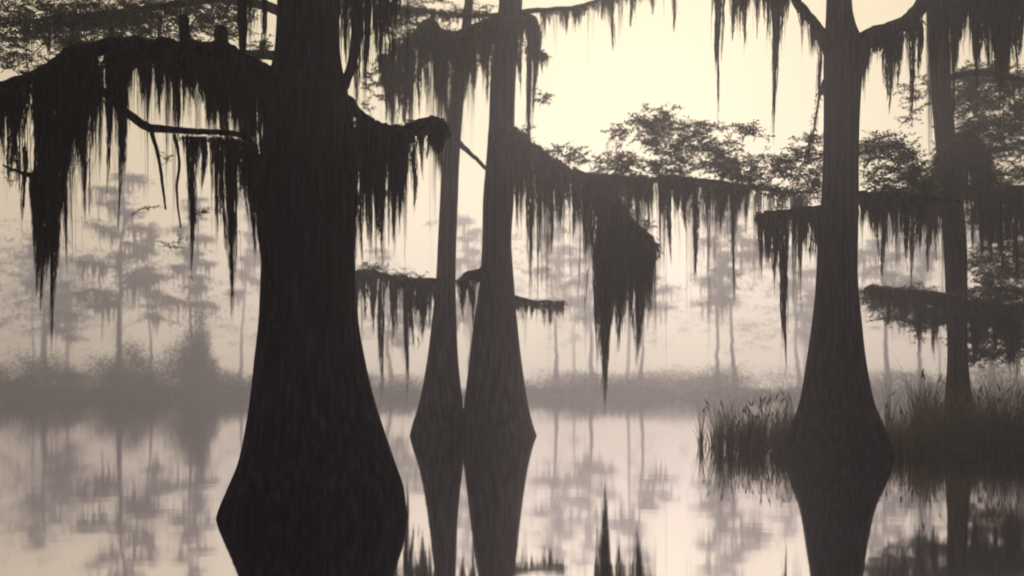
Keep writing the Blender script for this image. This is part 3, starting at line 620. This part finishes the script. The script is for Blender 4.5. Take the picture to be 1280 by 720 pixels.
# ============================================================ far trees in the mist
def far_variant(seed, h, rb, mossy=1.0, nb=9, first=.35, width=5.0):
    """one misty cypress: returns parts (name, V, F, mat) round the origin"""
    r = np.random.default_rng(seed)
    bt = Bag(); z = np.linspace(-.6, h, 36)
    tz = np.clip(z / h, 0, 1)
    rad = rb * (.30 * (1 - tz * .85) + .70 * np.exp(-np.clip(z, 0, None) / (h * .06)))
    wx = np.cumsum(r.normal(r.uniform(-.025, .025), .06, 36)); wy = np.cumsum(r.normal(0, .06, 36))
    pts = np.stack([wx - wx[2], wy - wy[2], z], -1)
    tube(bt, pts, rad, 16, .12, seed)
    bb, bl, bm, tw = Bag(), Bag(), Bag(), Bag()
    for i in range(nb):
        f = first + (1 - first) * (i + r.uniform(0, .8)) / nb; f = min(f, .97)
        o = np.array([np.interp(f * h, z, pts[:, 0]), np.interp(f * h, z, pts[:, 1]), f * h])
        a = r.uniform(0, 2 * np.pi); ln = width * (1.1 - f * .75) * r.uniform(.6, 1.15)
        d = np.array([math.cos(a), math.sin(a) * .8, 0.])
        t = np.linspace(0, 1, 7)[:, None]
        arc = np.array([0, 0, 1.]) * ln * (r.uniform(-.05, .5) * t - r.uniform(.05, .4) * t ** 2)
        bp_ = o + d * ln * t + arc + np.cumsum(r.normal(0, .05, (7, 3)), 0)
        tube(bb, bp_, np.linspace(rb * .13, .03, 7), 6, .2, seed + i)
        for j in range(int(26 * ln / 4) + 5):
            q = r.uniform(.15, 1.08); c = o + d * ln * q + np.array([0, 0, np.interp(min(q, 1), t[:, 0], arc[:, 2])])
            c = c + r.normal(0, 1, 3) * np.array([.7, .7, .30]) * ln * .2
            m_ = int(40 * r.uniform(.3, 1.5)); ax = r.uniform(0, 3.14); el = r.uniform(.5, 1.5)
            G = r.normal(0, 1, (m_, 3)) * np.array([.6 * el, .32, .11])
            G[:, 2] += .18 * G[:, 0] * r.uniform(-1, 1) - .12 * G[:, 0] ** 2
            C = c + np.stack([G[:, 0] * math.cos(ax) - G[:, 1] * math.sin(ax), G[:, 0] * math.sin(ax) + G[:, 1] * math.cos(ax), G[:, 2]], -1)
            leaf_quads(bl, C, .19, r, flat=.6, asp=.5)
        nm = int(44 * mossy * ln / 4)
        if nm:
            q = r.uniform(.15, 1.0, nm); k = 5; tt = np.linspace(0, 1, k)[None]
            sx = o[0] + d[0] * ln * q + r.normal(0, .2, nm); sy = o[1] + d[1] * ln * q + r.normal(0, .2, nm)
            sz = o[2] + np.interp(q, t[:, 0], arc[:, 2]); le = r.gamma(2.0, .55, nm)
            pp = np.stack([sx[:, None] + 0 * tt, sy[:, None] + 0 * tt, sz[:, None] - le[:, None] * tt], -1)
            pp[..., :2] += r.normal(0, .02, (nm, k, 2))
            ribbons(bm, pp, (r.uniform(.08, .26, nm)[:, None]) * (1 - .85 * tt ** 1.4), seed + i)
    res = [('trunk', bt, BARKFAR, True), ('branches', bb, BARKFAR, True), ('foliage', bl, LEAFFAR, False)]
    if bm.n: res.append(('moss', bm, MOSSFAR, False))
    return res
def make_far(seed, loc, label, group, **k):
    root = empty('misty_cypress', (0, 0, 0)); tag(root, label, 'tree', group)
    for nme, bg_, mt, sm in far_variant(seed, **k): bg_.build(nme, mt, root, sm)
    root.location = loc; return root
def dup(root, loc, rz, sc, label, group):
    c = root.copy(); COL.objects.link(c); c.location = loc; c.rotation_euler = (0, 0, rz); c.scale = sc
    c['label'] = label; c['group'] = group
    for ch in list(root.children):
        q = ch.copy(); COL.objects.link(q); q.parent = c
    return c
GF = 'misty cypresses along the far shore'
# (px, depth, height, base radius, first branch, width, label)
protos = [make_far(s, (0, 0, 0), 'x', GF, h=h, rb=rb, nb=nb, first=fi, width=wd) for s, h, rb, nb, fi, wd in
          ((101, 20, .80, 14, .36, 5.4), (102, 22, .60, 13, .40, 4.6), (103, 17, .70, 12, .42, 6.0), (104, 24, .55, 13, .46, 4.4), (105, 18, .5, 11, .46, 4.4))]
far_specs = [
    (0, 143, 140, 1.59, 'faint layered cypress straight behind the low drooping moss, thickest misty trunk at left'),
    (1, 240, 140, 1.27, 'misty cypress with a ragged pointed top just left of the great trunk'),
    (4, 186, 157, 1.42, 'thin pale misty trunk between the two clearer ones at left'),
    (2, 60, 172, 1.59, 'pale misty cypress behind the moss at the left edge'),
    (3, 300, 182, 1.59, 'faint cypress half hidden by the left flank of the great trunk'),
    (1, 695, 172, 1.55, 'faint misty cypress just right of the joined middle pair'),
    (2, 490, 178, 1.5, 'faint cypress seen between the great trunk and the slender cypress'),
    (0, 742, 190, 1.7, 'pale broad cypress straight behind the longest moss beard'),
    (4, 800, 160, 1.66, 'thin misty cypress right of the longest moss beard'),
    (1, 897, 147, 1.42, 'left one of two close misty trunks left of the reeds'),
    (4, 918, 143, 1.59, 'right one of two close misty trunks left of the reeds'),
    (2, 1000, 185, 1.59, 'misty cypress behind the spiked moss of the forked cypress'),
    (0, 1112, 140, 1.35, 'greyish trunk in the mist between the forked and the thin right cypress'),
    (1, 1150, 164, 1.59, 'faint cypress behind the thin right cypress'),
    (3, 1240, 140, 1.59, 'misty cypress behind the grass at the right edge'),
    (2, 1290, 157, 1.59, 'misty cypress cut by the right edge of the frame'),
    (0, 590, 178, 1.59, 'far cypress whose crown peeks out on both sides of the joined middle pair'),
    (1, 1045, 160, 1.59, 'far cypress whose crown peeks out on both sides of the forked trunk'),
]
rf = np.random.default_rng(55); used = set()
for v, px, Y, sc, lab in far_specs:
    loc = P(px, HOR, Y); z = max(0, float(hill(np.array(loc[0]), np.array(Y)))) ; loc[2] = z
    g = GF
    sx = sc * rf.uniform(.9, 1.1)
    if v not in used:
        used.add(v); o = protos[v]; o.location = loc; o.scale = (sx, sx, sc); o['label'] = lab
    else:
        dup(protos[v], loc, rf.uniform(0, 6.28), (sx, sx, sc), lab, GF)
for i, p in enumerate(protos):
    if i not in used: bpy.data.objects.remove(p)

# far-off wood that reads as one mass, behind the single trees
r = np.random.default_rng(77); bw = Bag(); bt = Bag()
for i in range(60):
    Y = r.uniform(200, 300); x = r.uniform(-.62, .62) * Y; h = r.uniform(24, 38)
    zz = np.linspace(-.2, h, 6)
    if i % 3 == 0: tube(bt, np.stack([x + zz * 0 + np.cumsum(r.normal(0, .25, 6)), Y + zz * 0, zz], -1), np.linspace(.5, .1, 6), 6, .15, i)
    for j in range(26):
        c = np.array([x + r.normal(0, 4.2), Y + r.normal(0, 2.), h * r.uniform(.42, 1.0)])
        C = c + r.normal(0, 1, (30, 3)) * np.array([r.uniform(.6, 2.2), 1.2, r.uniform(.2, .45)])
        C[:, 2] -= .06 * (C[:, 0] - c[0]) ** 2
        leaf_quads(bw, C, .55, r, flat=.5, asp=.55)
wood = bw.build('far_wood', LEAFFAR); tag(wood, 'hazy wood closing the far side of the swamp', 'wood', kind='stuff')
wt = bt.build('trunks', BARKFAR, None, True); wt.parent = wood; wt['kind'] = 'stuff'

# low bushes on the far shore
def make_bush(seed, w_, h_, d_):
    r = np.random.default_rng(seed); b = Bag(); n = 16
    for i in range(n):
        u = r.uniform(-1, 1); c = np.array([u * w_ * .5, r.uniform(-.5, .5) * d_, 0])
        hh = h_ * (1 - abs(u) ** 2.2 * .75) * r.uniform(.55, 1.1)
        for j in range(5):
            zc = hh * (j + .5) / 5
            C = c + np.array([0, 0, zc]) + r.normal(0, 1, (210, 3)) * np.array([w_ * .09, d_ * .16, hh * .10])
            leaf_quads(b, C, .17, r, flat=.9, asp=.5)
    return b
GBu = 'bushes along the far shore'
bushes = [  # px, Y, width m, height m, label
    (20, 108, 10.9, 5.9, 'grey mounded bush on the far shore at the left edge'),
    (70, 113, 10.2, 5.0, 'low grey bush in the mist below the drooping moss column'),
    (118, 106, 8.7, 4.5, 'misty bush at the left foot of the layered far cypress'),
    (172, 106, 9.4, 5.6, 'misty bush at the right foot of the layered far cypress'),
    (222, 103, 7.2, 7.0, 'tall ragged bush left of the great trunk, highest of the far bushes'),
    (245, 100, 3.8, 8.7, 'narrow tall bush like a column just left of the great trunk'),
    (292, 118, 10.9, 3.4, 'very low bush touching the left side of the great trunk'),
    (480, 126, 18.1, 3.0, 'flat line of low shrubs between great trunk and slender cypress'),
    (705, 123, 16.2, 3.2, 'flat low shrubs on the far shore right of the joined pair'),
    (775, 126, 18.1, 3.6, 'flat low shrubs below the longest moss beard'),
    (850, 123, 16.2, 3.4, 'flat low shrubs in the middle of the open far shore'),
    (930, 118, 16.2, 3.8, 'low misty shrubs just left behind the reeds'),
    (1110, 116, 13.0, 3.6, 'misty shrubs behind the reeds between forked and thin cypress'),
    (1240, 106, 13.0, 4.8, 'misty shrubs behind the grass at the right edge')]
for i, (px, Y, w_, h_, lab) in enumerate(bushes):
    loc = P(px, HOR, Y); loc[2] = -.1
    b = make_bush(300 + i, w_, h_, 3.0)
    o = b.build('shrub', BUSH, None); o.location = loc
    tag(o, lab, 'shrub', GBu)

# tangled growth right at the far waterline
r = np.random.default_rng(91); bg2 = Bag()
x = r.uniform(-75, 75, 60000); y = 100 + 6 * np.sin(x * .05) + 3 * np.sin(x * .17 + 1) + r.uniform(0, 5, len(x))
hh = 1.25 + .35 * np.sin(x * .21) + .3 * np.sin(x * .53 + 2) + .2 * np.sin(x * 1.7) - .25 * (x > 0)
leaf_quads(bg2, np.stack([x, y, -.1 + hh * r.beta(1.1, 2.2, len(x)) * 1.5], -1), .26, r, flat=.9, asp=.5)
ug = bg2.build('undergrowth', BUSH); tag(ug, 'low dark undergrowth along the far waterline', 'undergrowth', kind='stuff')
